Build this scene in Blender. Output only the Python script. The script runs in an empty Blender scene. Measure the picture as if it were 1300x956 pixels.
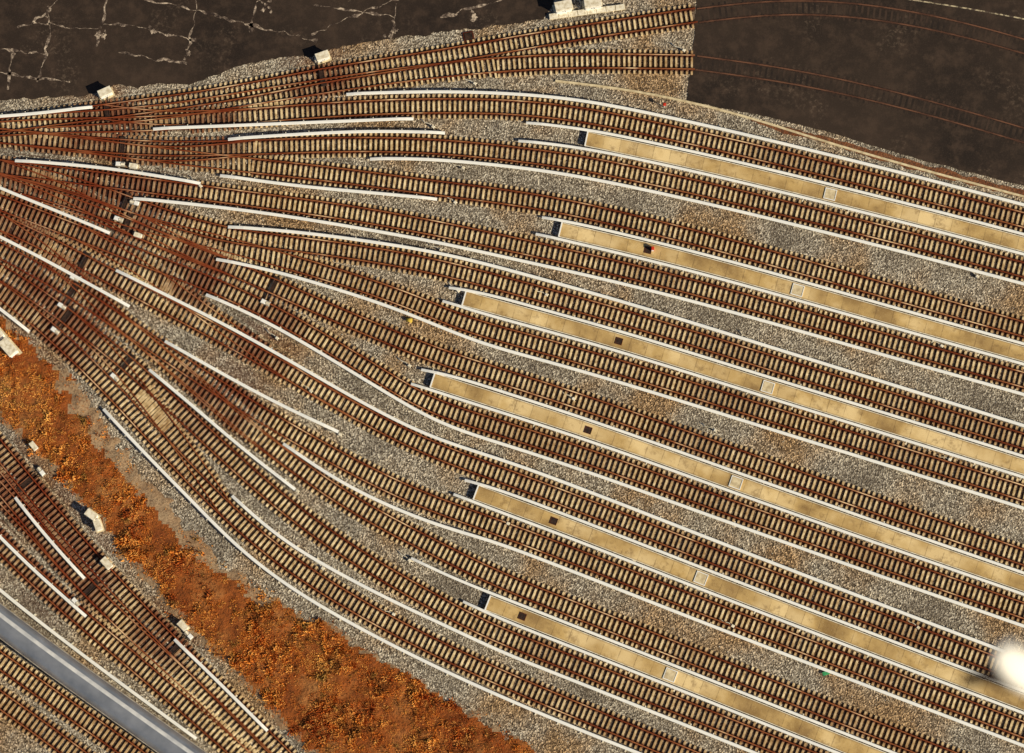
import bpy, bmesh, math, random
import numpy as np
from mathutils import Vector, Matrix, noise
random.seed(7); rng=np.random.default_rng(7)
S=bpy.context.scene; COL=S.collection
# ---------------- camera ----------------
T=math.radians(10); D=246.0; F=85/36*1300; PX=.08
cam=bpy.data.cameras.new('camera'); cam.lens=85; cam.sensor_width=36; cam.clip_end=5000; cam.clip_start=0.05
co=bpy.data.objects.new('camera',cam); COL.objects.link(co); S.camera=co
CP=Vector((0,-D*math.sin(T),D*math.cos(T))); co.location=CP; co.rotation_euler=(T,0,0)
RX=Matrix.Rotation(T,3,'X')
def ray(px,py): return RX@Vector(((px-650)/F,-(py-478)/F,-1))
def W(px,py):
    d=ray(px,py); k=-CP.z/d.z; return np.array([CP.x+k*d.x,CP.y+k*d.y])
cam.dof.use_dof=True; cam.dof.focus_distance=D; cam.dof.aperture_fstop=7.0
# ---------------- world / sun ----------------
EL=math.radians(32); sd=Vector((0.86,-0.5,0)).normalized()*math.cos(EL)+Vector((0,0,math.sin(EL)))
w=bpy.data.worlds.new('World'); S.world=w; w.use_nodes=True; n=w.node_tree
sk=n.nodes.new('ShaderNodeTexSky'); sk.sky_type='NISHITA'; sk.sun_disc=False; sk.sun_elevation=EL; sk.sun_rotation=math.atan2(sd.x,sd.y)
n.links.new(sk.outputs[0],n.nodes['Background'].inputs[0]); n.nodes['Background'].inputs[1].default_value=0.05
sl=bpy.data.lights.new('sun','SUN'); sl.energy=5; sl.angle=math.radians(.5); sl.color=(1,.85,.57)
so=bpy.data.objects.new('sun',sl); COL.objects.link(so); so.rotation_euler=sd.to_track_quat('Z','Y').to_euler()
S.view_settings.view_transform='Standard'; S.view_settings.look='None'
# ---------------- node helper ----------------
class N:
    def __init__(s,name,group=False):
        if group: s.t=bpy.data.node_groups.new(name,'ShaderNodeTree')
        else:
            s.m=bpy.data.materials.new(name); s.m.use_nodes=True; s.t=s.m.node_tree
            s.b=s.t.nodes['Principled BSDF']; s.b.inputs['Roughness'].default_value=.85; s.b.inputs['Specular IOR Level'].default_value=.25
    def set(s,sock,v):
        if isinstance(v,bpy.types.NodeSocket): s.t.links.new(v,sock)
        else:
            if hasattr(sock.default_value,'__len__') and len(sock.default_value)==4 and len(v)==3: v=(*v,1)
            sock.default_value=v
    def new(s,k,**kw):
        q=s.t.nodes.new(k)
        for a,b in kw.items(): setattr(q,a,b)
        return q
    def math(s,op,a,b=0,clamp=False):
        q=s.new('ShaderNodeMath',operation=op,use_clamp=clamp); s.set(q.inputs[0],a); s.set(q.inputs[1],b); return q.outputs[0]
    def mix(s,f,a,b,bt='MIX'):
        q=s.new('ShaderNodeMix',data_type='RGBA',blend_type=bt); s.set(q.inputs[0],f); s.set(q.inputs[6],a); s.set(q.inputs[7],b); return q.outputs[2]
    def pos(s): return s.new('ShaderNodeNewGeometry').outputs['Position']
    def uv(s): return s.new('ShaderNodeTexCoord').outputs['UV']
    def noise(s,sc,det=3,v=None,rough=.55):
        q=s.new('ShaderNodeTexNoise'); q.inputs['Scale'].default_value=sc; q.inputs['Detail'].default_value=det; q.inputs['Roughness'].default_value=rough
        s.set(q.inputs['Vector'],v if v is not None else s.pos()); return q.outputs[0]
    def vor(s,sc,feature='F1',v=None):
        q=s.new('ShaderNodeTexVoronoi',feature=feature); q.inputs['Scale'].default_value=sc; s.set(q.inputs['Vector'],v if v is not None else s.pos()); return q
    def ramp(s,f,st):
        q=s.new('ShaderNodeValToRGB'); s.set(q.inputs[0],f); e=q.color_ramp.elements
        while len(e)<len(st): e.new(.5)
        for x,(p,c) in zip(e,st):
            x.position=p; x.color=(*c,1) if hasattr(c,'__len__') else (c,c,c,1)
        return q.outputs[0]
    def step(s,v,a,b,lo=0,hi=1):
        q=s.new('ShaderNodeMapRange',interpolation_type='SMOOTHSTEP'); s.set(q.inputs[0],v)
        for i,x in enumerate((a,b,lo,hi)): q.inputs[i+1].default_value=x
        return q.outputs[0]
    def sep(s,v):
        q=s.new('ShaderNodeSeparateXYZ'); s.set(q.inputs[0],v); return q.outputs
    def bump(s,h,st,dist=.1):
        q=s.new('ShaderNodeBump'); q.inputs['Strength'].default_value=st; q.inputs['Distance'].default_value=dist; s.set(q.inputs['Height'],h); s.set(s.b.inputs['Normal'],q.outputs[0])
    def out(s,c,rough=None,metal=None):
        s.set(s.b.inputs['Base Color'],c)
        if rough is not None: s.set(s.b.inputs['Roughness'],rough)
        if metal is not None: s.set(s.b.inputs['Metallic'],metal)
        return s.m
# rust zones around the turnouts (iron dust on the ground)
RZ=[(130,160,80),(405,95,60),(150,250,115),(30,250,110),(335,430,65),(285,500,75),(80,390,110),(250,345,65),(270,165,50),(30,630,110),(215,800,60),(90,720,90)]
g=N('rust_zones',True); g.t.interface.new_socket('Fac',in_out='OUTPUT',socket_type='NodeSocketFloat')
go=g.new('NodeGroupOutput'); P=g.pos(); acc=None
for (x,y,r) in RZ:
    c=W(x,y); q=g.new('ShaderNodeVectorMath',operation='DISTANCE'); g.set(q.inputs[0],P); q.inputs[1].default_value=(c[0],c[1],.1)
    v=g.step(q.outputs['Value'],r*PX*.35,r*PX*1.15,1,0); acc=v if acc is None else g.math('MAXIMUM',acc,v)
nz=g.noise(.4,3,P); acc=g.math('MULTIPLY',acc,g.step(nz,.25,.6,.4,1))
g.set(go.inputs[0],acc)
def rust(s):
    q=s.new('ShaderNodeGroup'); q.node_tree=g.t; return q.outputs[0]
M={}
def ballast_col(s):
    v=s.vor(7.5); c=s.sep(v.outputs['Color'])[0]
    n2=s.noise(12,1)
    k=s.math('ADD',s.math('MULTIPLY',c,.55),s.math('MULTIPLY',n2,.45))
    col=s.ramp(k,[(.18,(.04,.031,.025)),(.4,(.19,.16,.13)),(.62,(.40,.36,.305)),(.82,(.90,.84,.74))])
    big=s.noise(.1,4); col=s.mix(s.step(big,.45,.66),col,s.mix(1.0,col,(.88,.66,.45),'MULTIPLY'))
    col=s.mix(s.step(big,.49,.35,0,.5),col,(.09,.072,.058))
    return col,v.outputs['Distance']
def mk():
    s=N('ballast'); c,d=ballast_col(s); c=s.mix(s.math('MULTIPLY',rust(s),.45),c,(.12,.035,.016)); s.bump(d,1,.08); M['ballast']=s.out(c)
    s=N('stained_ballast'); c,d=ballast_col(s); v=s.math('ABSOLUTE',s.sep(s.uv())[1]); n1=s.noise(1.2,2)
    inner=s.step(s.math('ADD',v,s.math('MULTIPLY',n1,.5)),1.25,1.7,1,0)
    near=s.step(s.math('ABSOLUTE',s.math('SUBTRACT',v,.75)),.06,.36,1,0)
    c=s.mix(s.math('MULTIPLY',inner,.68),c,(.045,.018,.009)); c=s.mix(s.math('MULTIPLY',near,.8),c,(.065,.014,.006))
    c=s.mix(s.math('MULTIPLY',s.math('MULTIPLY',rust(s),.85),inner),c,(.05,.010,.005)); s.bump(d,.8,.07); M['bed']=s.out(c)
    s=N('tie_concrete'); v=s.math('ABSOLUTE',s.sep(s.uv())[1]); n1=s.noise(1.9,2); n2=s.noise(.07,3); n3=s.noise(9,2)
    c=s.ramp(n1,[(.25,(.34,.22,.10)),(.45,(.64,.48,.27)),(.7,(.95,.80,.53))])
    c=s.mix(s.step(n2,.45,.65,0,.5),c,(.30,.15,.06))
    near=s.step(s.math('ABSOLUTE',s.math('SUBTRACT',v,.75)),.10,.35,1,0)
    c=s.mix(s.math('MULTIPLY',near,.88),c,(.15,.033,.011)); c=s.mix(s.math('MULTIPLY',rust(s),.84),c,(.155,.026,.010))
    c=s.mix(s.step(n3,.52,.78,0,.4),c,(.10,.05,.028)); M['tie']=s.out(c)
    s=N('rusty_steel'); n1=s.noise(2.5,2); c=s.ramp(n1,[(.3,(.035,.008,.004)),(.7,(.14,.034,.013))]); M['rust']=s.out(c,.65)
    s=N('rail_side'); n1=s.noise(.7,2); c=s.ramp(n1,[(.3,(.05,.010,.004)),(.7,(.15,.030,.010))]); M['rail']=s.out(c,.55,.1)
    s=N('rail_head_glints'); n1=s.noise(.22,3); c=s.ramp(n1,[(.38,(.19,.042,.014)),(.56,(.40,.15,.06)),(.68,(.95,.68,.42))]); c=s.mix(s.math('MULTIPLY',rust(s),.7),c,(.24,.038,.013)); M['head']=s.out(c,.4,.1)  # rusty head, with sun glints painted in as pale patches
    s=N('white_board'); n1=s.noise(.5,3); n2=s.noise(5,2); c=s.ramp(n1,[(.3,(.84,.87,.92)),(.6,(.93,.95,.98))]); c=s.mix(s.step(n2,.62,.85,0,.3),c,(.35,.28,.2)); M['white']=s.out(c,.6)
    s=N('cream_paint'); n1=s.noise(3,2); M['cream']=s.out(s.ramp(n1,[(.3,(.60,.53,.40)),(.6,(.90,.86,.76))]),.6)
    s=N('platform_concrete'); uv=s.sep(s.uv()); u=uv[0]; v=s.math('ABSOLUTE',uv[1])
    n1=s.noise(.2,4); n2=s.noise(1.1,5,rough=.7); n3=s.noise(10,2)
    c=s.ramp(n1,[(.32,(.31,.195,.075)),(.46,(.60,.42,.18)),(.60,(.86,.67,.37))])
    c=s.mix(s.step(n2,.49,.70,0,.6),c,(.21,.125,.055)); c=s.mix(s.step(n3,.56,.8,0,.35),c,(.92,.78,.50))
    cell=s.math('FLOOR',s.math('DIVIDE',u,1.75)); wn=s.new('ShaderNodeTexWhiteNoise',noise_dimensions='1D'); s.set(wn.inputs['W'],cell)
    c=s.mix(s.math('MULTIPLY',wn.outputs[0],.28),c,(.33,.22,.11))
    j=s.math('ABSOLUTE',s.math('SUBTRACT',s.math('FRACT',s.math('DIVIDE',u,1.75)),.5)); c=s.mix(s.math('MULTIPLY',s.step(j,.465,.49,0,.5),s.step(n2,.35,.55)),c,(.16,.10,.05))
    c=s.mix(s.step(v,.54,.66,0,.4),c,(.18,.12,.065)); s.bump(n2,.3,.03); M['deck']=s.out(c)
    s=N('pale_concrete'); n1=s.noise(2,3); M['conc']=s.out(s.ramp(n1,[(.3,(.48,.39,.25)),(.65,(.78,.68,.48))]))
    s=N('dark_iron'); n1=s.noise(4,2); M['dark']=s.out(s.ramp(n1,[(.3,(.012,.009,.008)),(.7,(.06,.03,.022))]),.6)
    s=N('asphalt'); n1=s.noise(.06,4); n2=s.noise(.55,5,rough=.7); n3=s.noise(9,2)
    c=s.ramp(n1,[(.3,(.014,.0095,.009)),(.7,(.042,.028,.022))]); c=s.mix(s.step(n2,.42,.70,0,.75),c,(.066,.043,.033))
    c=s.mix(s.step(n3,.5,.8,0,.45),c,(.07,.05,.04))
    n5=s.noise(.18,3); dust=s.math('MULTIPLY',s.step(n5,.54,.72),s.step(s.noise(2.2,4,rough=.75),.5,.66)); c=s.mix(s.math('MULTIPLY',dust,.3),c,(.24,.18,.14)); s.bump(n3,.3,.02); M['asphalt']=s.out(c,.8)
    s=N('crack_chalk'); n1=s.noise(.9,5,rough=.8); c=s.ramp(n1,[(.40,(.030,.020,.018)),(.50,(.17,.13,.11)),(.62,(.68,.57,.47))]); M['crack']=s.out(c)
    s=N('earth'); n1=s.noise(.3,4); n2=s.noise(3.5,4,rough=.7)
    c=s.ramp(n1,[(.33,(.42,.19,.065)),(.5,(.36,.105,.022)),(.7,(.22,.055,.013))]); c=s.mix(s.step(n2,.45,.7,0,.8),c,(.12,.04,.013)); s.bump(n2,1,.2); M['earth']=s.out(c)
    s=N('bare_earth'); n1=s.noise(.3,4); n2=s.noise(4.5,4,rough=.7); c=s.ramp(n1,[(.3,(.36,.22,.125)),(.6,(.40,.29,.19))]); c=s.mix(s.step(n2,.44,.64,0,.75),c,(.17,.10,.06)); s.bump(n2,.8,.15); M['bare']=s.out(c)
    s=N('soil_strip'); n1=s.noise(.4,4); n2=s.noise(4,4,rough=.7); c=s.ramp(n1,[(.3,(.34,.15,.07)),(.6,(.20,.07,.03))]); c=s.mix(s.step(n2,.42,.65,0,.8),c,(.07,.04,.028)); s.bump(n2,1,.15); M['soil']=s.out(c)
    s=N('dry_grass'); n1=s.noise(.16,5,rough=.65); n2=s.noise(1.4,3); n4=s.noise(.55,4,rough=.7)
    c=s.ramp(n1,[(.34,(.80,.42,.11)),(.47,(.66,.22,.032)),(.58,(.46,.10,.016)),(.7,(.30,.06,.012))]); c=s.mix(s.step(n2,.42,.66,0,.6),c,(.90,.52,.15))
    c=s.mix(s.step(n4,.52,.66,0,.8),c,(.15,.05,.014)); c=s.mix(s.step(s.noise(.8,3),.57,.70,0,.75),c,(.20,.14,.035)); M['grass']=s.out(c)
    s=N('stone'); n1=s.noise(2.3,1); M['stone']=s.out(s.ramp(n1,[(.3,(.3,.27,.23)),(.5,(.5,.47,.42)),(.7,(.85,.82,.76))]))
    s=N('train_metal'); n1=s.noise(.6,3); M['train']=s.out(s.ramp(n1,[(.3,(.26,.29,.36)),(.7,(.42,.45,.53))]),.32,.45)
    s=N('painted_highlight'); n1=s.noise(.8,3); M['highlight']=s.out(s.ramp(n1,[(.3,(.50,.53,.60)),(.7,(.85,.87,.92))]),.4,.1)  # pale colour for the highlight modelled on the train roof
    s=N('grey_paint'); n1=s.noise(2,2); M['grey']=s.out(s.ramp(n1,[(.3,(.25,.22,.2)),(.7,(.48,.45,.41))]),.5)
    s=N('yellow_paint'); M['yellow']=s.out(s.mix(s.noise(2,2),(.5,.36,.05),(.75,.55,.1)))
    s=N('line_paint'); M['line']=s.out(s.mix(s.step(s.noise(2,3),.4,.6),(.08,.06,.05),(.55,.48,.34)))
    s=N('red_paint'); M['red']=s.out(s.mix(s.noise(2,2),(.5,.03,.015),(.7,.06,.03)))
    s=N('green_cloth'); M['green']=s.out(s.mix(s.noise(2,2),(.03,.3,.12),(.08,.45,.2)))
    s=N('dark_glass'); M['glass']=s.out(s.mix(s.noise(1,2),(.01,.012,.015),(.03,.035,.04)),.1)
    s=N('sunk_rail'); M['sunk']=s.out(s.mix(s.step(s.noise(.5,3),.35,.65),(.08,.036,.024),(.17,.08,.05)),.6)
    s=N('sunk_tie'); M['sunktie']=s.out(s.mix(s.step(s.noise(.4,4),.4,.6),(.020,.014,.013),(.052,.033,.026)),.8)
    s=N('gloss_white'); M['gloss']=s.out(s.mix(s.noise(20,2),(.93,.92,.90),(.97,.97,.97)),.5)
mk()
# ---------------- mesh helpers ----------------
class MB:
    def __init__(s): s.v=[];s.f=[];s.mi=[];s.uv=[]
    def add(s,vs,fs,mi=0,uvs=None):
        o=len(s.v); s.v+=[tuple(map(float,p)) for p in vs]; s.f+=[tuple(i+o for i in f) for f in fs]; s.mi+=(mi if isinstance(mi,list) else [mi]*len(fs)); s.uv+=(uvs if uvs else [(p[0],p[1]) for p in vs]); return s
    def box(s,c,sz,rz=0,mi=0,ch=0.0,top=1.0):
        x,y,z=[a/2 for a in sz]; ca,sa=math.cos(rz),math.sin(rz)
        if ch<=0:
            L=[(-x,-y,-z),(x,-y,-z),(x,y,-z),(-x,y,-z),(-x*top,-y*top,z),(x*top,-y*top,z),(x*top,y*top,z),(-x*top,y*top,z)]
            fs=[(0,3,2,1),(4,5,6,7),(0,1,5,4),(1,2,6,5),(2,3,7,6),(3,0,4,7)]
        else:
            L=[(-x,-y,-z),(x,-y,-z),(x,y,-z),(-x,y,-z),(-x,-y,z-ch),(x,-y,z-ch),(x,y,z-ch),(-x,y,z-ch),(-x+ch,-y+ch,z),(x-ch,-y+ch,z),(x-ch,y-ch,z),(-x+ch,y-ch,z)]
            fs=[(0,3,2,1),(8,9,10,11)]+[(i,(i+1)%4,(i+1)%4+4,i+4) for i in range(4)]+[(i+4,(i+1)%4+4,(i+1)%4+8,i+8) for i in range(4)]
        vs=[(c[0]+a*ca-b*sa,c[1]+a*sa+b*ca,c[2]+h) for a,b,h in L]
        return s.add(vs,fs,mi)
    def tube(s,pts,r,n=8,mi=0,r1=None):
        pts=[Vector(p) for p in pts]; vs=[];fs=[]; m=len(pts)
        for i,p in enumerate(pts):
            t=(pts[min(i+1,m-1)]-pts[max(i-1,0)]).normalized(); a=t.orthogonal().normalized() if abs(t.z)>.9 else t.cross(Vector((0,0,1))).normalized(); b=t.cross(a)
            rr=r+(0 if r1 is None else (r1-r)*i/(m-1))
            for k in range(n):
                q=2*math.pi*k/n; vs.append(p+a*rr*math.cos(q)+b*rr*math.sin(q))
        for i in range(m-1):
            for k in range(n): fs.append((i*n+k,i*n+(k+1)%n,(i+1)*n+(k+1)%n,(i+1)*n+k))
        fs.append(tuple(range(n))[::-1]); fs.append(tuple((m-1)*n+k for k in range(n))); return s.add(vs,fs,mi)
    def sweep(s,pts,prof,mi=0,zs=None,closed=True,cap=True,seg=None):
        pts=np.asarray(pts); t=np.gradient(pts,axis=0); t/=np.linalg.norm(t,axis=1)[:,None]; nn=np.stack([-t[:,1],t[:,0]],1)
        arc=np.concatenate([[0],np.cumsum(np.linalg.norm(np.diff(pts,axis=0),axis=1))]); K=len(prof); vs=[];uv=[];fs=[];mm=[]
        for i in range(len(pts)):
            dz=0 if zs is None else zs[i]
            for (o,z) in prof: vs.append((pts[i,0]+nn[i,0]*o,pts[i,1]+nn[i,1]*o,z+dz)); uv.append((arc[i],o))
        kk=K if closed else K-1
        for i in range(len(pts)-1):
            for k in range(kk): fs.append((i*K+k,(i+1)*K+k,(i+1)*K+(k+1)%K,i*K+(k+1)%K)); mm.append(1 if seg and k in seg else mi)
        if cap and closed: fs.append(tuple(range(K))); fs.append(tuple((len(pts)-1)*K+k for k in range(K))[::-1]); mm+=[mi,mi]
        return s.add(vs,fs,mm,uv)
    def mesh(s,name,mats,smooth=False):
        me=bpy.data.meshes.new(name); me.from_pydata(s.v,[],s.f)
        for m in mats: me.materials.append(M[m])
        me.polygons.foreach_set('material_index',s.mi)
        ul=me.uv_layers.new(name='UVMap'); li=np.zeros(len(me.loops),dtype=np.int32); me.loops.foreach_get('vertex_index',li)
        ul.data.foreach_set('uv',np.array(s.uv,dtype=np.float32)[li].ravel())
        if smooth: me.polygons.foreach_set('use_smooth',[True]*len(me.polygons))
        me.validate(); me.update(); return me
    def build(s,name,mats,parent=None,smooth=False):
        if isinstance(mats,str): mats=[mats]
        return obj(name,s.mesh(name,mats,smooth),parent)
def obj(name,me,parent=None,loc=(0,0,0),rz=0):
    o=bpy.data.objects.new(name,me); COL.objects.link(o); o.location=loc; o.rotation_euler=(0,0,rz)
    if parent: o.parent=parent
    return o
def tag(o,label=None,cat=None,group=None,kind=None):
    if label:o['label']=label
    if cat:o['category']=cat
    if group:o['group']=group
    if kind:o['kind']=kind
    return o
def empty(name,loc,rz=0): return obj(name,None,None,loc,rz)
def base_at(r,p):
    # move the thing's origin to its base without moving its parts
    r.location=(p[0],p[1],0)
    for ch in r.children: ch.location=Vector(ch.location)-Vector((p[0],p[1],0))
def dup(o,loc,rz,label):
    def cp(q,par):
        c=q.copy(); COL.objects.link(c)
        if par: c.parent=par
        for ch in list(q.children): cp(ch,c)
        return c
    c=cp(o,None); c.location=loc; c.rotation_euler=(0,0,rz); c['label']=label; return c
def curve(P,step=.8):
    P=np.asarray(P,float); P2=np.vstack([2*P[0]-P[1],P,2*P[-1]-P[-2]]); out=[]
    d=np.linalg.norm(np.diff(P2,axis=0),axis=1)
    for i in range(1,len(P2)-2):
        p0,p1,p2,p3=P2[i-1:i+3]; a,b,c=d[i-1],d[i],d[i+1]
        m1=((p1-p0)/a*b+(p2-p1)/b*a)/(a+b); m2=((p2-p1)/b*c+(p3-p2)/c*b)/(b+c)
        k=max(6,int(b/.4)); t=np.linspace(0,1,k,endpoint=False)[:,None]
        out.append((2*t**3-3*t**2+1)*p1+(t**3-2*t**2+t)*b*m1+(-2*t**3+3*t**2)*p2+(t**3-t**2)*b*m2)
    out.append(P[-1:]); q=np.vstack(out)
    arc=np.concatenate([[0],np.cumsum(np.linalg.norm(np.diff(q,axis=0),axis=1))])
    m=max(3,int(arc[-1]/step)+1); ss=np.linspace(0,arc[-1],m); r=np.stack([np.interp(ss,arc,q[:,0]),np.interp(ss,arc,q[:,1])],1)
    for _ in range(30): r[1:-1]=.5*r[1:-1]+.25*(r[:-2]+r[2:])
    return r
def pw(L): return [W(*p) for p in L]
def arcs(pts): return np.concatenate([[0],np.cumsum(np.linalg.norm(np.diff(pts,axis=0),axis=1))])
def at(pts,s,arc=None):
    if arc is None: arc=arcs(pts)
    s=min(max(s,0),arc[-1]); e=.5
    f=lambda q:np.array([np.interp(q,arc,pts[:,0]),np.interp(q,arc,pts[:,1])])
    t=f(s+e)-f(s-e); return f(s),math.atan2(t[1],t[0])
def length(p): return float(arcs(p)[-1])
def near_s(pts,q): return arcs(pts)[np.argmin(np.linalg.norm(pts-q,axis=1))]
# ---------------- platforms' centre lines ----------------
PP=[[(745,178),(860,202),(1053,248),(1180,280),(1300,312),(1420,344)],
[(712,293),(860,328),(1013,370),(1150,409),(1300,451),(1420,485)],
[(590,380),(785,434),(972,492),(1150,547),(1300,594),(1420,632)],
[(550,484),(747,547),(932,613),(1170,697),(1300,742),(1420,784)],
[(605,626),(708,664),(890,735),(1100,816),(1215,860),(1420,938)],
[(620,766),(668,785),(850,857),(1050,937),(1230,1008)]]
PC=[curve(pw(p)) for p in PP]
def offs(k,d,s0=0,stp=6):
    c=PC[k]; L=length(c); r=[]
    for s in np.arange(s0,L,stp):
        p,a=at(c,s); r.append(p+d*np.array([-math.sin(a),math.cos(a)]))
    p,a=at(c,L); r.append(p+d*np.array([-math.sin(a),math.cos(a)])); 
    if np.linalg.norm(r[-1]-r[-2])<2.5: r.pop(-2)
    return r
# ---------------- ground ----------------
def inpoly(pt,poly):
    x,y=pt; c=False; j=len(poly)-1
    for i in range(len(poly)):
        xi,yi=poly[i]; xj,yj=poly[j]
        if (yi>y)!=(yj>y) and x<(xj-xi)*(y-yi)/(yj-yi)+xi: c=not c
        j=i
    return c
def jag(px,amp=.35,step=.4):
    P=pw(px); out=[]
    for i in range(len(P)):
        a,b=P[i],P[(i+1)%len(P)]; L=np.linalg.norm(b-a); k=max(1,int(L/step)); nn=np.array([-(b-a)[1],(b-a)[0]])/max(L,1e-6)
        for j in range(k):
            p=a+(b-a)*j/k; f=noise.noise(Vector((p[0]*.5,p[1]*.5,3)))+.6*noise.noise(Vector((p[0]*2,p[1]*2,9))); out.append(p+nn*f*amp)
    return out
def sheet(name,poly,z,mat,kind='structure'):
    b=MB(); b.add([(p[0],p[1],z) for p in poly],[tuple(range(len(poly)))])
    me=b.mesh(name,[mat]); 
    bm=bmesh.new(); bm.from_mesh(me); bmesh.ops.triangulate(bm,faces=bm.faces[:])
    for f in bm.faces:
        f.normal_update()
        if f.normal.z<0: f.normal_flip()
    bm.to_mesh(me); bm.free(); o=obj(name,me); tag(o,kind=kind); return o
sheet('ground',[(-1800,-1800),(1800,-1800),(1800,1800),(-1800,1800)],-.08,'bare')
sheet('gravel_ballast',[tuple(W(-400,-200)),tuple(W(1700,-200)),tuple(W(1700,1250)),tuple(W(-400,1250))],0,'ballast')
AL=[(-400,-200),(-400,130),(-60,128),(40,125),(108,122),(150,110),(240,107),(290,90),(345,74),(395,70),(440,58),(560,40),(640,32),(688,24),(702,10),(712,-200)]
AR=[(884,-200),(884,20),(872,127),(920,138),(990,152),(1060,170),(1150,198),(1300,236),(1700,335),(1700,-200)]
sheet('asphalt_yard',jag(AL,.4),.03,'asphalt')
sheet('asphalt_road',jag(AR,.12),.034,'asphalt')
ER=[(950,151),(990,160),(1060,176),(1150,203),(1300,242),(1700,341),(1700,350),(1300,252),(1150,213),(1060,185),(990,167)]
sheet('bare_soil_strip',jag(ER,.3),.042,'soil')
# orange verge mound
GR=[(-200,300),(-60,360),(0,396),(35,430),(80,466),(112,500),(136,540),(182,600),(235,660),(285,712),(336,752),(420,792),(525,858),(600,900),(680,950),(740,1020),(440,1020),(370,935),(310,876),(262,824),(205,764),(150,705),(98,642),(50,582),(-4,530),(-60,480),(-200,380)]
grp=np.array(pw(GR))
BD=pw([(66,455),(112,492),(142,528),(185,583),(238,643),(292,703),(360,752),(338,764),(294,744),(246,704),(208,662),(162,612),(128,574),(100,530),(76,492)])
def inbd(x,y,d=9):
    if d<.55+.8*noise.noise(Vector((x*.8,y*.8,4))): return True
    return inpoly((x+1.2*noise.noise(Vector((x*.5,y*.5,1)))+.8*noise.noise(Vector((x*2,y*2,1))),y+1.2*noise.noise(Vector((x*.5,y*.5,8)))),BD)
def edged(p,poly):
    a=poly; b=np.roll(poly,-1,axis=0); ab=b-a; t=np.clip(((p-a)*ab).sum(1)/(ab*ab).sum(1),0,1); return np.linalg.norm(a+ab*t[:,None]-p,axis=1).min()
x0,y0=grp.min(0); x1,y1=grp.max(0); st=.35; NX=int((x1-x0)/st)+1; NY=int((y1-y0)/st)+1
idx={};vs=[];fs=[];mi=[];H={}
for i in range(NX):
    for j in range(NY):
        p=np.array([x0+i*st,y0+j*st]); d=edged(p,grp)
        if not inpoly(p,grp): d=-d
        if d<-1.6: continue
        q=Vector((p[0],p[1],0)); d+=.6*noise.noise(q*.35)+.4*noise.noise(q*1.3)
        h=-.06+min(max(d,-.6),2.5)*.2+.16*noise.noise(q*.9)+.14*noise.noise(q*2.1)
        if d>-.8: idx[i,j]=len(vs); vs.append((p[0],p[1],h)); H[i,j]=(h,d)
for (i,j) in list(idx):
    if (i+1,j) in idx and (i,j+1) in idx and (i+1,j+1) in idx:
        fs.append((idx[i,j],idx[i+1,j],idx[i+1,j+1],idx[i,j+1])); mi.append(1 if inbd(x0+(i+.5)*st,y0+(j+.5)*st,H[i,j][1]) else 0)
tag(MB().add(vs,fs,mi).build('verge_ground',['earth','bare'],smooth=True),kind='structure')
b=MB()
keys=[k for k in H if H[k][1]>-.1]; kk=rng.integers(0,len(keys),62000)
for q in kk:
    i,j=keys[q]; px,py=x0+(i+rng.uniform(-.5,.5))*st,y0+(j+rng.uniform(-.5,.5))*st; h,d=H[i,j]
    dens=noise.noise(Vector((px*.3,py*.3,5)))+.9*noise.noise(Vector((px*1.1,py*1.1,2)))
    if rng.random()>.9+1.7*dens or (rng.random()<.88 and inbd(px,py,d)): continue
    sz=rng.uniform(.04,.12)*(2.0 if dens>.35 else 1)
    for _ in range(3):
        a=rng.uniform(0,6.28); l=rng.uniform(.3,.9)*sz*1.8; cx,cy=px+rng.normal()*.09,py+rng.normal()*.09; tx,ty=cx+math.cos(a)*l,cy+math.sin(a)*l; wx,wy=-math.sin(a)*sz*.3,math.cos(a)*sz*.3
        b.add([(cx-wx,cy-wy,h-.03),(cx+wx,cy+wy,h-.03),(tx+wx*.5,ty+wy*.5,h+sz*.9),(tx-wx*.4,ty-wy*.4,h+sz*1.3)],[(0,1,2,3)])
tag(b.build('dry_grass','grass'),'rust orange dry grass and scrub covering the sloping verge','grass',kind='stuff')
# loose stones
b=MB(); alq=pw(AL); arq=pw(AR); c0=W(-40,-30);c1=W(1340,990)
for _ in range(14000):
    p=(rng.uniform(c0[0],c1[0]),rng.uniform(c1[1],c0[1]))
    if p[1]>5:
        if inpoly(p,arq) or (p[1]>22 and inpoly(p,alq)): continue
    if p[0]<10 and inpoly(p,grp): continue
    r=rng.uniform(.04,.08); a=rng.uniform(0,6.28); v=[]
    for k in range(4): v.append((p[0]+r*math.cos(a+k*1.57)*rng.uniform(.6,1.2),p[1]+r*math.sin(a+k*1.57)*rng.uniform(.6,1.2),.0))
    v.append((p[0]+rng.normal()*.02,p[1]+rng.normal()*.02,r*.9)); b.add(v,[(0,1,4),(1,2,4),(2,3,4),(3,0,4)])
tag(b.build('loose_stones','stone'),'loose pale ballast stones scattered all over the track yard','gravel',kind='stuff')
kc=curve(pw([(705,103),(790,113),(872,129),(950,149),(1040,178),(1150,210),(1300,250),(1420,281)]))
tag(MB().sweep(kc,[(-.11,-.02),(-.11,.16),(.11,.16),(.11,-.02)]).build('kerb','conc'),kind='structure')
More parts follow.
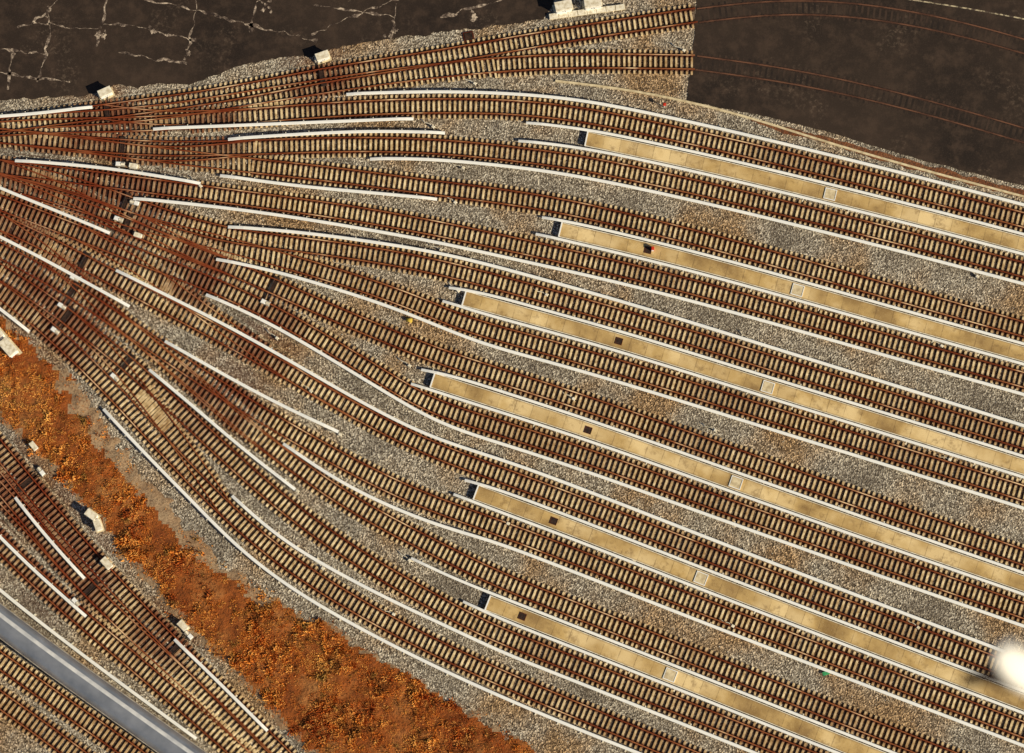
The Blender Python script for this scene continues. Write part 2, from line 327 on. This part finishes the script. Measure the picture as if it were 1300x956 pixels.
# chalky cracks in the left asphalt
CR=[[(0,62),(25,65),(55,71)],[(75,0),(60,15),(42,28),(22,36)],[(62,14),(62,40),(56,76),(48,104)],[(136,0),(130,30),(122,60)],[(40,28),(100,36),(150,30)],[(165,-5),(240,12),(300,27),(350,41),(400,52)],[(252,-5),(246,28),(240,55),(234,76)],[(150,30),(200,40),(250,52)],[(505,-2),(470,12),(440,24),(396,44)],[(640,0),(600,10),(560,22)],[(150,66),(180,72),(236,80)],[(18,70),(12,92),(10,115)],[(330,-5),(322,20),(318,40)],[(503,4),(500,30),(496,52)],[(400,6),(440,12),(500,22)],[(0,92),(50,100),(90,104)]]
b=MB()
for L in CR:
    c=curve(pw(L),.2); q=[]
    for i,p in enumerate(c): q.append(p+np.array([noise.noise(Vector((p[0]*.9,p[1]*.9,1))),noise.noise(Vector((p[0]*.9,p[1]*.9,7)))])*.35+np.array([noise.noise(Vector((p[0]*4,p[1]*4,1))),noise.noise(Vector((p[0]*4,p[1]*4,7)))])*.08)
    q=np.array(q); t=np.gradient(q,axis=0); t/=np.linalg.norm(t,axis=1)[:,None]+1e-9; nn=np.stack([-t[:,1],t[:,0]],1); v=[]
    for i in range(len(q)):
        ww=.03+.2*max(0,noise.noise(Vector((q[i,0]*.8,q[i,1]*.8,4)))+.15)*1.5; v+= [(*(q[i]+nn[i]*ww),.036),(*(q[i]-nn[i]*ww),.036)]
    b.add(v,[(2*i,2*i+1,2*i+3,2*i+2) for i in range(len(q)-1)])
for (x,y,r) in [(195,38,9),(498,40,10),(238,68,6),(62,12,7),(340,8,7),(130,44,6),(600,20,5)]:
    for _ in range(9):
        p=W(x+random.gauss(0,r*.5),y+random.gauss(0,r*.6)); k=random.uniform(.06,.28); m=9
        b.add([(p[0]+k*math.cos(a)*f,p[1]+k*math.sin(a)*f,.038+random.random()*.003) for a,f in [(2*math.pi*q/m,random.uniform(.4,1.3)) for q in range(m)]],[tuple(range(m))])
tag(b.build('pavement_cracks','crack'),kind='structure')
lc=curve(pw([(1145,-2),(1200,6),(1300,24),(1420,50)])); tag(MB().sweep(lc,[(-.07,.039),(.07,.039)],closed=False).build('painted_line','line'),kind='structure')
# ---------------- tracks ----------------
TG='rusty railway tracks of the yard'
TCACHE={}
def tie_mb(lo,hi):
    tb=MB(); tb.box((0,(lo+hi)/2,.0),(.22,hi-lo,.22),ch=.02)
    for sy in (-.75,.75):
        tb.box((0,sy,.122),(.17,.32,.03),mi=1); tb.box((0,sy-.12,.15),(.09,.05,.05),mi=1); tb.box((0,sy+.12,.15),(.09,.05,.05),mi=1)
    return tb
def tie_mesh(lo,hi):
    k=(round(lo*5)/5,round(hi*5)/5)
    if abs(lo+1.3)<.01: k=(-1.3,k[1])
    if abs(hi-1.3)<.01: k=(k[0],1.3)
    if k not in TCACHE:
        m=tie_mb(*k); TCACHE[k]=(m,m.mesh('railway_tie',['tie','rust']),np.array(m.v))
    return TCACHE[k]
TRK={}; SPEC=[]
RP=[(-.075,-.08),(-.075,-.05),(-.03,-.035),(-.03,.06),(-.052,.07),(-.052,.12),(.052,.12),(.052,.07),(.03,.06),(.03,-.035),(.075,-.05),(.075,-.08)]
def track(key,pts,label): TRK[key]=curve(pts); SPEC.append((key,label))
G=2.55
track('A',pw([(-80,170),(0,160),(130,143),(280,122),(410,97),(560,73),(720,45),(884,20)]),'topmost rusty track, slanting up to the top centre where it meets the dark asphalt')
track('B',pw([(60,154),(130,150),(200,144),(320,125),(440,106),(560,90),(700,79),(882,80)]),'second rusty track from the top, ending at the left edge of the dark asphalt')
track('T1',pw([(-80,172),(0,164),(100,160),(200,158),(320,148),(440,139),(560,135),(680,139)])+offs(0,G),'curving track along the upper side of the topmost platform, below the concrete kerb')
track('T2',pw([(-80,168),(0,173),(100,183),(200,190),(320,188),(450,184),(560,187),(650,196)])+offs(0,-G),'curving track along the lower side of the topmost platform')
track('T3',pw([(0,173),(100,185),(200,197),(300,209),(420,222),(540,238),(630,249)])+offs(1,G),'curving track along the upper side of the second platform from the top')
track('T4',pw([(-80,203),(0,213),(100,225),(200,238),(320,254),(450,272),(580,296),(650,311)])+offs(1,-G),'curving track along the lower side of the second platform from the top')
track('T5',pw([(0,213),(80,230),(170,262),(280,298),(380,311),(480,325),(540,336)])+offs(2,G),'curving track along the upper side of the third platform from the top')
track('T6',pw([(-80,208),(0,230),(80,252),(180,285),(280,309),(380,337),(480,368),(540,390)])+offs(2,-G),'curving track along the lower side of the third platform from the top')
track('T7',pw([(0,230),(90,260),(200,303),(300,343),(400,388),(480,422)])+offs(3,G),'curving track along the upper side of the fourth platform from the top')
track('T8',pw([(-80,228),(0,258),(100,296),(190,332),(280,366),(360,405),(440,452),(490,482)])+offs(3,-G),'curving track along the lower side of the fourth platform from the top')
track('T9',pw([(-80,250),(0,282),(100,330),(190,378),(280,425),(370,475),(460,527),(550,572)])+offs(4,G),'curving track along the upper side of the fifth platform from the top')
track('T10',pw([(-80,278),(0,318),(90,368),(180,428),(280,495),(360,544),(450,594),(530,633)])+offs(4,-G),'curving track along the lower side of the fifth platform from the top')
track('T11',pw([(90,368),(180,430),(250,488),(310,540),(380,595),(460,648),(550,695)])+offs(5,G),'curving track along the upper side of the lowest platform')
track('T12',pw([(-80,300),(0,345),(80,398),(160,460),(240,533),(320,607),(400,672),(500,736),(570,775)])+offs(5,-G),'curving track along the lower side of the lowest platform')
track('T13',pw([(-80,318),(0,368),(70,425),(150,503),(220,580),(290,651),(350,703),(450,768),(560,826),(680,880),(800,930),(900,972),(1000,1015)]),'outermost curving track of the main fan, next to the orange grass verge')
track('X1',pw([(80,398),(140,450),(200,525),(250,592),(290,651)]),'short connecting track between the two outermost tracks at the left of the yard')
track('X2',pw([(180,285),(240,318),(300,343)]),'short connecting track in the red rusty junction left of the centre')
track('X3',pw([(130,143),(200,152),(280,150),(320,148)]),'short connecting track in the upper left junction below the asphalt')
track('X5',pw([(100,296),(180,340),(260,398),(330,447),(400,495),(460,527)]),'diagonal connecting track through the red patch in the middle of the fan')
track('X6',pw([(0,282),(70,330),(130,388),(190,440),(240,482),(290,528),(345,570),(380,595)]),'diagonal connecting track in the lower part of the fan')
track('X9',pw([(100,183),(190,197),(260,196),(320,188)]),'short connecting track under the straight upper left covers')
track('X4',pw([(0,213),(70,238),(130,270),(190,300),(240,322),(300,343)]),'diagonal connecting track crossing the red junction from the left edge')
track('L1',pw([(-60,500),(0,572),(60,645),(130,725),(200,800),(270,870),(360,960),(420,1020)]),'track in the lower left corner closest to the orange verge')
track('L2',pw([(-80,520),(-20,590),(30,650),(80,712),(140,775),(205,835),(270,895),(350,975)]),'second track below the orange verge in the lower left corner')
track('L3',pw([(-80,610),(0,690),(80,765),(160,832),(240,900),(320,970)]),'third track below the orange verge, above the silver train')
trp=pw([(-160,655),(-60,739),(0,785),(70,838),(140,888),(230,952),(320,1015)])
track('L4',trp,'track under the silver train in the lower left corner')
track('L5',pw([(-60,796),(0,838),(70,888),(160,950),(240,1010)]),'track in the extreme lower left corner, beyond the silver train')
track('L7',pw([(-60,846),(0,888),(70,938),(140,990)]),'track cutting across the very corner at the bottom left')
track('L6',pw([(-60,560),(0,625),(60,690),(110,745),(140,775)]),'short connecting track between the lower left tracks')
keys_=[k for k,_ in SPEC]; kept=np.zeros((0,5))
for ti,(key,label) in enumerate(SPEC):
    c=TRK[key]; i=ti+1; z=.003*i; arc=arcs(c); L=arc[-1]
    r=tag(empty('railway_track',(0,0,0)),label,'railway track',TG)
    MB().sweep(c,[(-1.6,.012+z),(1.6,.012+z)],closed=False).build('ballast_bed','bed',r)
    for s in (-1,1):
        o=s*.7525; zz=.22+z*.35
        MB().sweep(c,[(o+a,zz+b_) for a,b_ in RP],seg=(5,)).build('rail',['rail','head'],r)
    later=np.vstack([TRK[k] for k in keys_[ti+1:]]) if ti+1<len(keys_) else np.zeros((0,2))
    T_=[];new=[]
    for s in np.arange(.3,L,.545):
        p,a=at(c,s+random.uniform(-.025,.025),arc); ca,sa=math.cos(a),math.sin(a)
        if len(kept):
            dx=p[0]-kept[:,0]; dy=p[1]-kept[:,1]; m=(abs(dx)<5)&(abs(dy)<5)
            if m.any():
                K=kept[m]; dx=dx[m];dy=dy[m]; lx=dx*np.cos(K[:,2])+dy*np.sin(K[:,2]); ly=-dx*np.sin(K[:,2])+dy*np.cos(K[:,2])
                if ((abs(lx)<.32)&(ly>K[:,3]+.75)&(ly<K[:,4]-.75)).any(): continue
        lo,hi=-1.3,1.3
        if len(later):
            dx=later[:,0]-p[0]; dy=later[:,1]-p[1]; m=(abs(dx)<2.5)&(abs(dy)<2.5)
            if m.any():
                lx=dx[m]*ca+dy[m]*sa; ly=-dx[m]*sa+dy[m]*ca; w_=(abs(lx)<.45)&(abs(ly)<1.95)&(abs(ly)>.15)
                if w_.any(): lo=min(lo,ly[w_].min()-1.2); hi=max(hi,ly[w_].max()+1.2)
        new.append((p[0],p[1],a,lo,hi)); T_.append((abs(p[0])+abs(p[1])*1.3,p,a+random.gauss(0,.01),lo,hi))
    if new: kept=np.vstack([kept,np.array(new)])
    T_.sort(key=lambda t:t[0])
    for (_,p,a,lo,hi) in T_[:100]: obj('railway_tie',tie_mesh(lo,hi)[1],r,(p[0],p[1],.06+z*.8+random.uniform(0,.012)),a)
    if len(T_)>100:
        b=MB()
        for (_,p,a,lo,hi) in T_[100:]:
            TV,_m,TVV=tie_mesh(lo,hi)
            ca,sa=math.cos(a),math.sin(a); q=np.stack([TVV[:,0]*ca-TVV[:,1]*sa+p[0],TVV[:,0]*sa+TVV[:,1]*ca+p[1],TVV[:,2]+.06+z*.8],1); o=len(b.v)
            b.v+=[tuple(x) for x in q.tolist()]; b.f+=[tuple(k+o for k in f) for f in TV.f]; b.mi+=TV.mi; b.uv+=TV.uv
        tag(b.build('railway_ties',['tie','rust'],r),kind='stuff')
    base_at(r,c[len(c)//2])
stm=MB().add([(-.11,-1.2,0),(.11,-1.2,0),(.11,1.2,0),(-.11,1.2,0)],[(0,1,2,3)]).mesh('sunken_tie',['sunktie'])
def emb(pts,label):
    c=curve(pw(pts)); r=tag(empty('embedded_track',(0,0,0)),label,'railway track','rails set into the dark asphalt')
    for s in (-1,1):
        o=s*.7525
        MB().sweep(c,[(o-.06,.02),(o-.06,.07),(o+.06,.07),(o+.06,.02)]).build('rail','sunk',r)
        MB().sweep(c,[(o-.17,.0425),(o+.17,.0425)],closed=False).build('flangeway','dark',r)
    for s in np.arange(.5,length(c)-.2,.62):
        p,a=at(c,s); obj('sunken_tie',stm,r,(p[0],p[1],.0385),a)
    base_at(r,c[len(c)//2])
emb([(886,20),(960,11),(1050,10),(1150,22),(1240,42),(1330,68),(1380,84)],'upper pair of rails sunk in the dark asphalt at the upper right')
emb([(884,80),(960,90),(1060,108),(1160,132),(1300,172),(1380,196)],'lower pair of rails sunk in the dark asphalt at the upper right')
# ---------------- third-rail covers ----------------
bk=MB(); bk.box((0,.0,.26),(.07,.07,.46)); bk.box((0,.14,.51),(.08,.34,.04)); bk.box((0,.26,.05),(.16,.2,.1)); BKM=bk.mesh('bracket',['cream'])
CG='white third rail covers'
def cover(pts,label,side=1,wd=.16):
    c=curve(pts); r=tag(empty('third_rail_cover',(0,0,0)),label,'third rail cover',CG); arc=arcs(c); L=arc[-1]; m=len(c)
    zs=np.array([0]*m,float); zs[0]=-.2; zs[-1]=-.2
    if m>4: zs[1]=-.08; zs[-2]=-.08
    MB().sweep(c,[(-wd,.50),(-wd,.57),(-wd+.04,.60),(wd-.04,.60),(wd,.57),(wd,.50)],zs=zs).build('cover_board','white',r)
    MB().sweep(c,[(-.05,.2),(-.05,.34),(.05,.34),(.05,.2)]).build('conductor_rail','rust',r)
    for s in np.arange(1.2,L-.5,2.4):
        p,a=at(c,s,arc); obj('bracket',BKM,r,(p[0],p[1],0),a+(0 if side>0 else math.pi))
    base_at(r,c[m//2]); return c
ordn=['topmost','second','third','fourth','fifth','lowest']
ups=[[(668,157),(705,161)],[(688,277)],[(570,366)],[(535,470)],[(590,610)],[(522,709),(570,733)]]
los=[[(658,180),(700,184)],[(680,298)],[(562,383)],[(522,488)],[(576,628)],[(588,764)]]
for k in range(6):
    nm=ordn[k]+' platform' + (' from the top' if 0<k<5 else '')
    cover(pw(ups[k])+offs(k,1.02),'narrow white third rail cover along the upper edge of the '+nm,1,.14)
    cover(pw(los[k])+offs(k,-1.02),'narrow white third rail cover along the lower edge of the '+nm,-1,.14)
ME=4.05
cover(pw([(440,121),(540,118),(640,120),(740,129)])+offs(0,ME,5),'long white cover along the topmost curving track, under the kerb and bare soil',1)
cover(pw([(470,203),(540,203),(620,210),(690,218)])+offs(0,-ME,2),'long white cover between the topmost and second platforms')
cover(pw([(170,253),(240,260),(345,273),(450,290),(570,312),(650,330)])+offs(1,-ME,2),'long white cover between the second and third platforms, the upper of the two')
cover(pw([(290,289),(380,296),(470,308),(540,319)])+offs(2,ME,0),'long white cover above the upper track of the third platform')
cover(pw([(275,330),(340,343),(420,366),(500,392),(550,412)])+offs(2,-ME,2),'long white cover between the third and fourth platforms')
cover(pw([(262,375),(310,395),(360,421),(440,469),(490,499)])+offs(3,-ME,2),'long white cover between the fourth and fifth platforms, the upper of the two')
cover(pw([(148,344),(200,370),(280,410),(370,460),(460,512),(545,555)])+offs(4,ME,2),'long white cover above the upper track of the fifth platform')
cover(pw([(360,564),(430,612),(510,650),(570,673)])+offs(4,-ME,2),'long white cover between the fifth and lowest platforms')
cover(pw([(295,630),(350,680),(430,728),(520,774),(580,801)])+offs(5,-ME,2),'long white cover below the lowest platform, starting near the orange verge')
cover(pw([(132,520),(186,578),(246,638),(296,690),(356,738),(446,792),(560,850),(700,912),(850,972)]),'outermost long white cover bordering the orange verge',-1)
SH=[([(-40,152),(60,145),(118,137)],'short white cover at the left edge beside the dark asphalt'),
([(195,165),(300,161),(400,157),(525,152)],'straight white cover in the upper left, ending near a conduit box'),
([(290,178),(380,172),(470,168),(565,170)],'white cover just above the second curving track, left of the topmost platform'),
([(280,224),(380,238),(470,246),(555,254)],'white cover left of the second platform, above the fan of tracks'),
([(20,205),(130,214),(255,234)],'white cover near the upper left edge between two diverging tracks'),
([(-40,222),(0,240),(70,268),(140,297)],'white cover reaching the left edge above the red junction'),
([(-40,282),(0,301),(60,332),(118,364),(165,390)],'white cover at the left edge in the middle of the fan'),
([(210,434),(280,474),(360,517),(430,549)],'white cover left of the fifth platform in the middle of the fan'),
([(190,470),(250,520),(310,572),(375,622)],'white cover between diverging tracks above the orange verge'),
([(-40,362),(0,392),(38,422)],'short white cover at the left edge above the orange verge'),
([(20,632),(66,690),(108,735)],'white cover between the two tracks below the orange verge'),
([(-30,650),(20,702),(70,748),(110,783)],'white cover between the second and third tracks of the lower left corner'),
([(-60,697),(0,749),(80,812),(160,872),(250,938)],'long white cover beside the silver train'),
([(222,812),(280,868),(340,928)],'white cover at the lower edge beside the orange verge')]
for p,l in SH: cover(pw(p),l)
# ---------------- platforms ----------------
HT=.48; PWD=.70
FE=[(1053,248),(1013,370),(972,492),(932,613),(890,735),(850,857)]
for k in range(6):
    c=PC[k]; nm=ordn[k]+' of the six long platforms' if k in(0,5) else ordn[k]+' of the six long platforms from the top'
    r=tag(empty('concrete_platform',(0,0,0)),'tan concrete car cleaning platform, '+nm,'platform','long concrete platforms between the tracks')
    MB().sweep(c,[(-PWD,HT-.14),(-PWD,HT),(PWD,HT),(PWD,HT-.14)]).build('deck','deck',r)
    MB().sweep(c,[(-PWD+.06,0),(-PWD+.06,HT-.142),(PWD-.06,HT-.142),(PWD-.06,0)]).build('support_wall','conc',r)
    for s in (-1,1): MB().sweep(c,[(s*(PWD+.04)-.035,HT-.12),(s*(PWD+.04)-.035,HT+.02),(s*(PWD+.04)+.035,HT+.02),(s*(PWD+.04)+.035,HT-.12)]).build('edge_beam','cream',r)
    s0=near_s(c,W(*FE[k]))
    p,a=at(c,s0); obj('access_hatch',MB().box((0,0,HT+.03),(1.0,1.0,.05),ch=.01).mesh('access_hatch',['conc']),r,(p[0],p[1],0),a)
    fr=MB()
    for sx,sy,wx,wy in ((0,.55,1.22,.08),(0,-.55,1.22,.08),(.57,0,.08,1.02),(-.57,0,.08,1.02)): fr.box((sx,sy,HT+.045),(wx,wy,.085))
    obj('hatch_frame',fr.mesh('hatch_frame',['white']),r,(p[0],p[1],0),a)
    ds=-15.8
    if s0+ds>2 and k>0:
        p,a=at(c,s0+ds); obj('drain_grate',MB().box((0,.0,HT+.02),(.6,.6,.03)).mesh('drain_grate',['dark']),r,(p[0],p[1],0),a)
        f=MB()
        for sx,sy,wx,wy in ((0,.33,.74,.06),(0,-.33,.74,.06),(.34,0,.06,.6),(-.34,0,.06,.6)): f.box((sx,sy,HT+.03),(wx,wy,.05))
        obj('grate_frame',f.mesh('grate_frame',['rust']),r,(p[0],p[1],0),a)
    p,a=at(c,0)
    obj('end_beam',MB().box((-.06,0,HT-.03),(.14,1.56,.16)).mesh('end_beam',['white']),r,(p[0],p[1],0),a)
    base_at(r,c[len(c)//2])
# ---------------- switch machines ----------------
def mk_switch():
    r=tag(empty('switch_machine',(0,0,0)),'x','switch machine','switch machines beside the turnouts')
    MB().box((0,1.85,.2),(1.0,.5,.3),ch=.04).build('housing','grey',r)
    MB().box((.2,1.85,.39),(.5,.42,.1),ch=.04).build('lid','white',r)
    MB().tube([(-.48,1.85,.36),(-.1,1.85,.36)],.14,12).build('motor','cream',r)
    for x in (-.25,.2): MB().tube([(x,1.6,.24),(x,-1.1,.24)],.045,8).build('throw_rod','dark',r)
    MB().box((0,0,.215),(.4,1.2,.05),ch=.01).build('gauge_plate','dark',r)
    MB().box((0,-.95,.24),(.6,.3,.12),ch=.02).build('lock_box','dark',r)
    return r
SW=[('A',(405,98),1,'switch machine beside the topmost track at its upper junction'),('A',(133,143),1,'switch machine in the upper left corner of the yard by the asphalt'),
('T2',(155,187),-1,'switch machine where the second and third curving tracks part'),('T5',(160,258),-1,'switch machine in the red junction near the left edge'),
('T6',(165,283),1,'switch machine right inside the large red rusty junction'),('T9',(105,332),-1,'switch machine in the middle left of the fan'),
('T10',(95,370),-1,'switch machine near the left edge above the orange verge'),('T12',(85,400),-1,'switch machine on the outer turnout above the orange verge'),
('T12',(160,460),-1,'switch machine on the outer double track, closest to the orange verge'),('T7',(345,362),-1,'switch machine in the centre left of the fan'),
('L1',(35,612),1,'switch machine at the left edge below the orange verge'),('L1',(222,822),1,'switch machine near the bottom edge below the orange verge'),('L2',(110,745),-1,'switch machine between the lower left tracks')]
base=None
for key,p,sd_,lab in SW:
    c=TRK[key]; q,a=at(c,near_s(c,W(*p))); rz=a+(0 if sd_>0 else math.pi)
    if base is None: base=mk_switch(); base.location=(q[0],q[1],0); base.rotation_euler=(0,0,rz); base['label']=lab
    else: dup(base,(q[0],q[1],0),rz,lab)
# ---------------- cabinets ----------------
def mk_cab():
    r=tag(empty('equipment_cabinet',(0,0,0)),'x','cabinet','pale trackside equipment cabinets')
    MB().box((0,0,.06),(1.9,1.2,.12)).build('base_slab','conc',r)
    MB().box((0,0,.62),(1.5,.8,1.0),ch=.03).build('housing','white',r)
    MB().box((0,0,1.17),(1.66,.95,.09),ch=.03).build('roof','cream',r)
    for s in (-1,1): d=MB().box((s*.36,-.415,.62),(.66,.03,.86)).build('door','white',r); MB().box((s*.12,-.45,.65),(.04,.04,.16)).build('handle','dark',d)
    return r
CB=[(410,74,20,.85,'white cabinet on the gravel between the dark asphalt and the topmost track'),(135,120,25,.85,'white cabinet at the upper left, on the asphalt edge'),
(170,212,-8,.5,'small white cabinet between diverging tracks near the upper left'),(176,300,-20,.5,'small white cabinet amid the red junction'),
(14,444,-48,1.15,'large white cabinet at the left edge on the orange verge'),(-2,424,-48,1.0,'white cabinet half cut off by the left edge above a larger one'),(118,655,-35,.75,'pale cabinet on the orange verge above the lower left tracks'),(126,668,-70,.7,'pale cabinet right behind another on the orange verge'),
(44,567,-50,.55,'small white cabinet on the gravel below the orange verge'),(137,716,-48,.75,'white cabinet beside the track below the orange verge'),(233,795,-45,.65,'white cabinet near the bottom of the orange verge'),(715,12,12,1.1,'cream cabinet at the top edge, left of the pair'),(752,8,8,1.1,'cream cabinet at the top edge, right of the pair')]
cb=None
for x,y,a,s,lab in CB:
    q=W(x,y)
    if cb is None: cb=mk_cab(); o=cb; o.location=(q[0],q[1],.03); o.rotation_euler=(0,0,math.radians(a)); o['label']=lab
    else: o=dup(cb,(q[0],q[1],.03 if y not in(444,424,655,668) else .3),math.radians(a),lab)
    o.scale=(s,s,s)
tr=tag(empty('cable_trough',(*W(745,16),0),math.radians(8)),'long pale concrete cable trough at the top edge beside the topmost track','cable trough')
MB().box((0,0,.14),(8,.5,.28),ch=.03).build('channel','conc',tr)
for i in range(8): MB().box((-3.5+i*1.0,0,.31),(.95,.6,.06),ch=.02).build('lid','cream',tr)
# ---------------- conduit boxes ----------------
def mk_riser():
    r=tag(empty('conduit_box',(0,0,0)),'x','conduit box','small conduit boxes among the tracks')
    MB().box((0,0,.22),(.32,.28,.4),ch=.03).build('junction_box','cream',r)
    MB().tube([(-.1,0,.3),(-.5,.08,.2),(-1.0,-.06,.13),(-1.6,.03,.12)],.05,8).build('conduit','cream',r,True)
    MB().tube([(.1,0,.3),(.25,0,.38),(.38,0,.25),(.42,0,.0)],.035,8).build('cable','dark',r,True)
    return r
RS=[(603,107,'beside the second track from the top'),(550,162,'at the right end of the straight upper left cover'),(588,214,'on the gravel left of the topmost platform'),(560,318,'on the gravel left of the second platform'),(582,370,'touching the left end of the third platform'),(868,65,'next to the dark asphalt edge at the top'),(578,258,'between the topmost and second platforms, left of both'),(694,375,'above the third platform near its left end'),(520,465,'left of the fourth platform'),(520,712,'left of the lowest platform'),(410,722,'in the lowest part of the fan left of the lowest platform'),(432,552,'at the right end of the cover left of the fifth platform'),(395,497,'in the middle of the fan, on the gravel'),(352,430,'in the red patch left of the centre'),(645,665,'just below the fifth platform near its left end'),(805,712,'below the fifth platform between two tracks'),(378,624,'at the end of a cover above the orange verge'),(728,507,'between the third and fourth platforms'),(908,547,'between the third and fourth platforms, further right'),(1120,692,'below the fourth platform at the right'),(1205,584,'between the third and fourth platforms near the right edge'),(1195,440,'between the second and third platforms near the right edge'),(952,433,'between the second and third platforms at mid length'),(905,262,'between the topmost and second platforms at mid length'),(1240,352,'between the topmost and second platforms near the right edge'),(1165,797,'between the fifth platform and the lower right corner'),(930,795,'right of the lowest platform hatch'),(500,780,'in the lower centre between outer tracks'),(255,237,'at the end of the upper left diverging cover')]
rb=None
for x,y,lab in RS:
    q=W(x,y); a=math.radians(random.uniform(-45,-20)); lab='small white conduit box '+lab
    if rb is None: rb=mk_riser(); rb.location=(q[0],q[1],0); rb.rotation_euler=(0,0,a); rb['label']=lab
    else: dup(rb,(q[0],q[1],0),a,lab)
# small things
q=W(595,47); r=tag(empty('pit_cover',(q[0],q[1],0),.2),'square rusty red pit cover on the gravel below the dark asphalt','pit cover')
MB().box((0,0,.06),(1.1,1.1,.12)).build('frame','rail',r); MB().box((0,0,.14),(.85,.85,.04),ch=.01).build('lid','dark',r)
q=W(516,406); r=tag(empty('bucket',(q[0],q[1],0)),'yellow bucket lying on the gravel in the centre left','bucket')
MB().tube([(0,0,.22),(.6,-.15,.25)],.18,14,r1=.25).build('body','yellow',r,True); MB().tube([(.6,-.4,.3),(.8,-.2,.5),(.6,.1,.35)],.02,6).build('handle','dark',r)
q=W(828,318); r=tag(empty('fire_box',(q[0],q[1],HT),0),'red fire equipment box standing on the second platform','fire box')
MB().box((0,0,.3),(.3,.38,.6),ch=.04).build('housing','red',r); MB().box((0,-.205,.3),(.24,.02,.45)).build('door','white',r)
q=W(843,136); r=tag(empty('marker_post',(q[0],q[1],0),0),'small red marker post by the kerb at the upper right','marker post')
MB().tube([(0,0,0),(0,0,.9)],.05,8).build('post','white',r); MB().box((0,0,1.0),(.3,.3,.2),ch=.04).build('head','red',r)
q=W(1044,859); vs=[];fs=[]
for i in range(7):
    for j in range(6): vs.append((i*.14+random.uniform(-.04,.04),j*.08+.05*i,.25+.15*abs(noise.noise(Vector((i*.6,j*.6,0))))))
for i in range(6):
    for j in range(5): fs.append((i*6+j,(i+1)*6+j,(i+1)*6+j+1,i*6+j+1))
o=MB().add(vs,fs).build('cloth','green',smooth=True); o.location=(q[0],q[1],0)
tag(o,'scrap of green cloth on the ties near the bottom right','cloth')
# ---------------- train ----------------
tc=TRK['L4']; L=length(tc)
def seg(c,a,b,st=.6): return np.array([at(c,s)[0] for s in np.arange(a,b,st)])
RT=1.32
prof=[(-RT,.9)]+[(-RT*math.cos(q),2.65+1.25*math.sin(q)) for q in np.linspace(0,math.pi,17)]+[(RT,.9)]
c=seg(tc,.3,L-.5); r=tag(empty('train_car',(0,0,0)),'silver train with a smooth rounded metal roof in the lower left corner','train car')
MB().sweep(c,prof).build('body','train',r,True)
def rz_(o): return 2.65+1.25*math.sqrt(1-(o/RT)**2)
MB().sweep(c[1:-1],[(.34,rz_(.34)-.02),(.34,rz_(.34)+.03),(.46,rz_(.46)+.06),(.60,rz_(.60)+.05),(.70,rz_(.70)+.02),(.70,rz_(.70)-.05)]).build('painted_roof_highlight','highlight',r)  # raised pale strip stands in for the roof's highlight
for o in (-1.34,1.34): MB().sweep(c[1:-1],[(o-.05,2.66),(o-.05,2.74),(o+.05,2.74),(o+.05,2.66)]).build('roof_gutter','grey',r)
for o in (-1.34,1.34): MB().sweep(c[2:-2],[(o-.015,1.8),(o-.015,2.5),(o+.015,2.5),(o+.015,1.8)]).build('window_band','glass',r)
for f in (.1,.4,.6,.9):
    p,an=at(c,length(c)*f)
    bg=MB().box((0,0,.62),(2.4,2.0,.3)); 
    for x in (-.8,.8):
        for y in (-.75,.75): bg.tube([(x,y-.06,.6),(x,y+.06,.6)],.32,16)
    obj('bogie',bg.mesh('bogie',['dark']),r,(p[0],p[1],.04),an)
base_at(r,c[len(c)//2])
# ---------------- aircraft fitting close to the camera ----------------
def near(px,py,d): v=ray(px,py).normalized(); return CP+v*d
r=tag(empty('landing_strut',near(1296,850,1.6)),'out of focus white aircraft landing strut close by in the bottom right corner','aircraft part')
def loc(p): return p-r.location
ax=(near(1330,868,1.6)-near(1288,842,1.6)).normalized(); hv=(sd.normalized()-ray(1290,840).normalized()).normalized(); yv=hv.cross(ax).normalized(); xv=yv.cross(hv)
def pad(cn,rx,ry,rz,name,mat):
    vs=[];fs=[];nu,nv=24,12
    for j in range(nv+1):
        for i in range(nu):
            t=math.pi*j/nv; a=2*math.pi*i/nu; vs.append(cn+xv*rx*math.sin(t)*math.cos(a)+yv*ry*math.sin(t)*math.sin(a)+hv*rz*math.cos(t))
    for j in range(nv):
        for i in range(nu): fs.append((j*nu+i,(j+1)*nu+i,(j+1)*nu+(i+1)%nu,j*nu+(i+1)%nu))
    MB().add(vs,fs).build(name,mat,r,True)
pad(loc(near(1300,852,1.6)),.026,.0125,.004,'fairing','gloss')
pad(loc(near(1276,830,1.602)),.007,.010,.003,'fairing_tip','gloss')
MB().tube([loc(near(1310,858,1.61)),loc(near(1350,880,1.62)),loc(near(1420,915,1.65))],.008,16,r1=.012).build('strut_tube','gloss',r,True)
MB().tube([loc(near(1222,864,1.61)),loc(near(1255,858,1.61)),loc(near(1295,868,1.61))],.0035,12,r1=.007).build('foot_peg','dark',r,True)
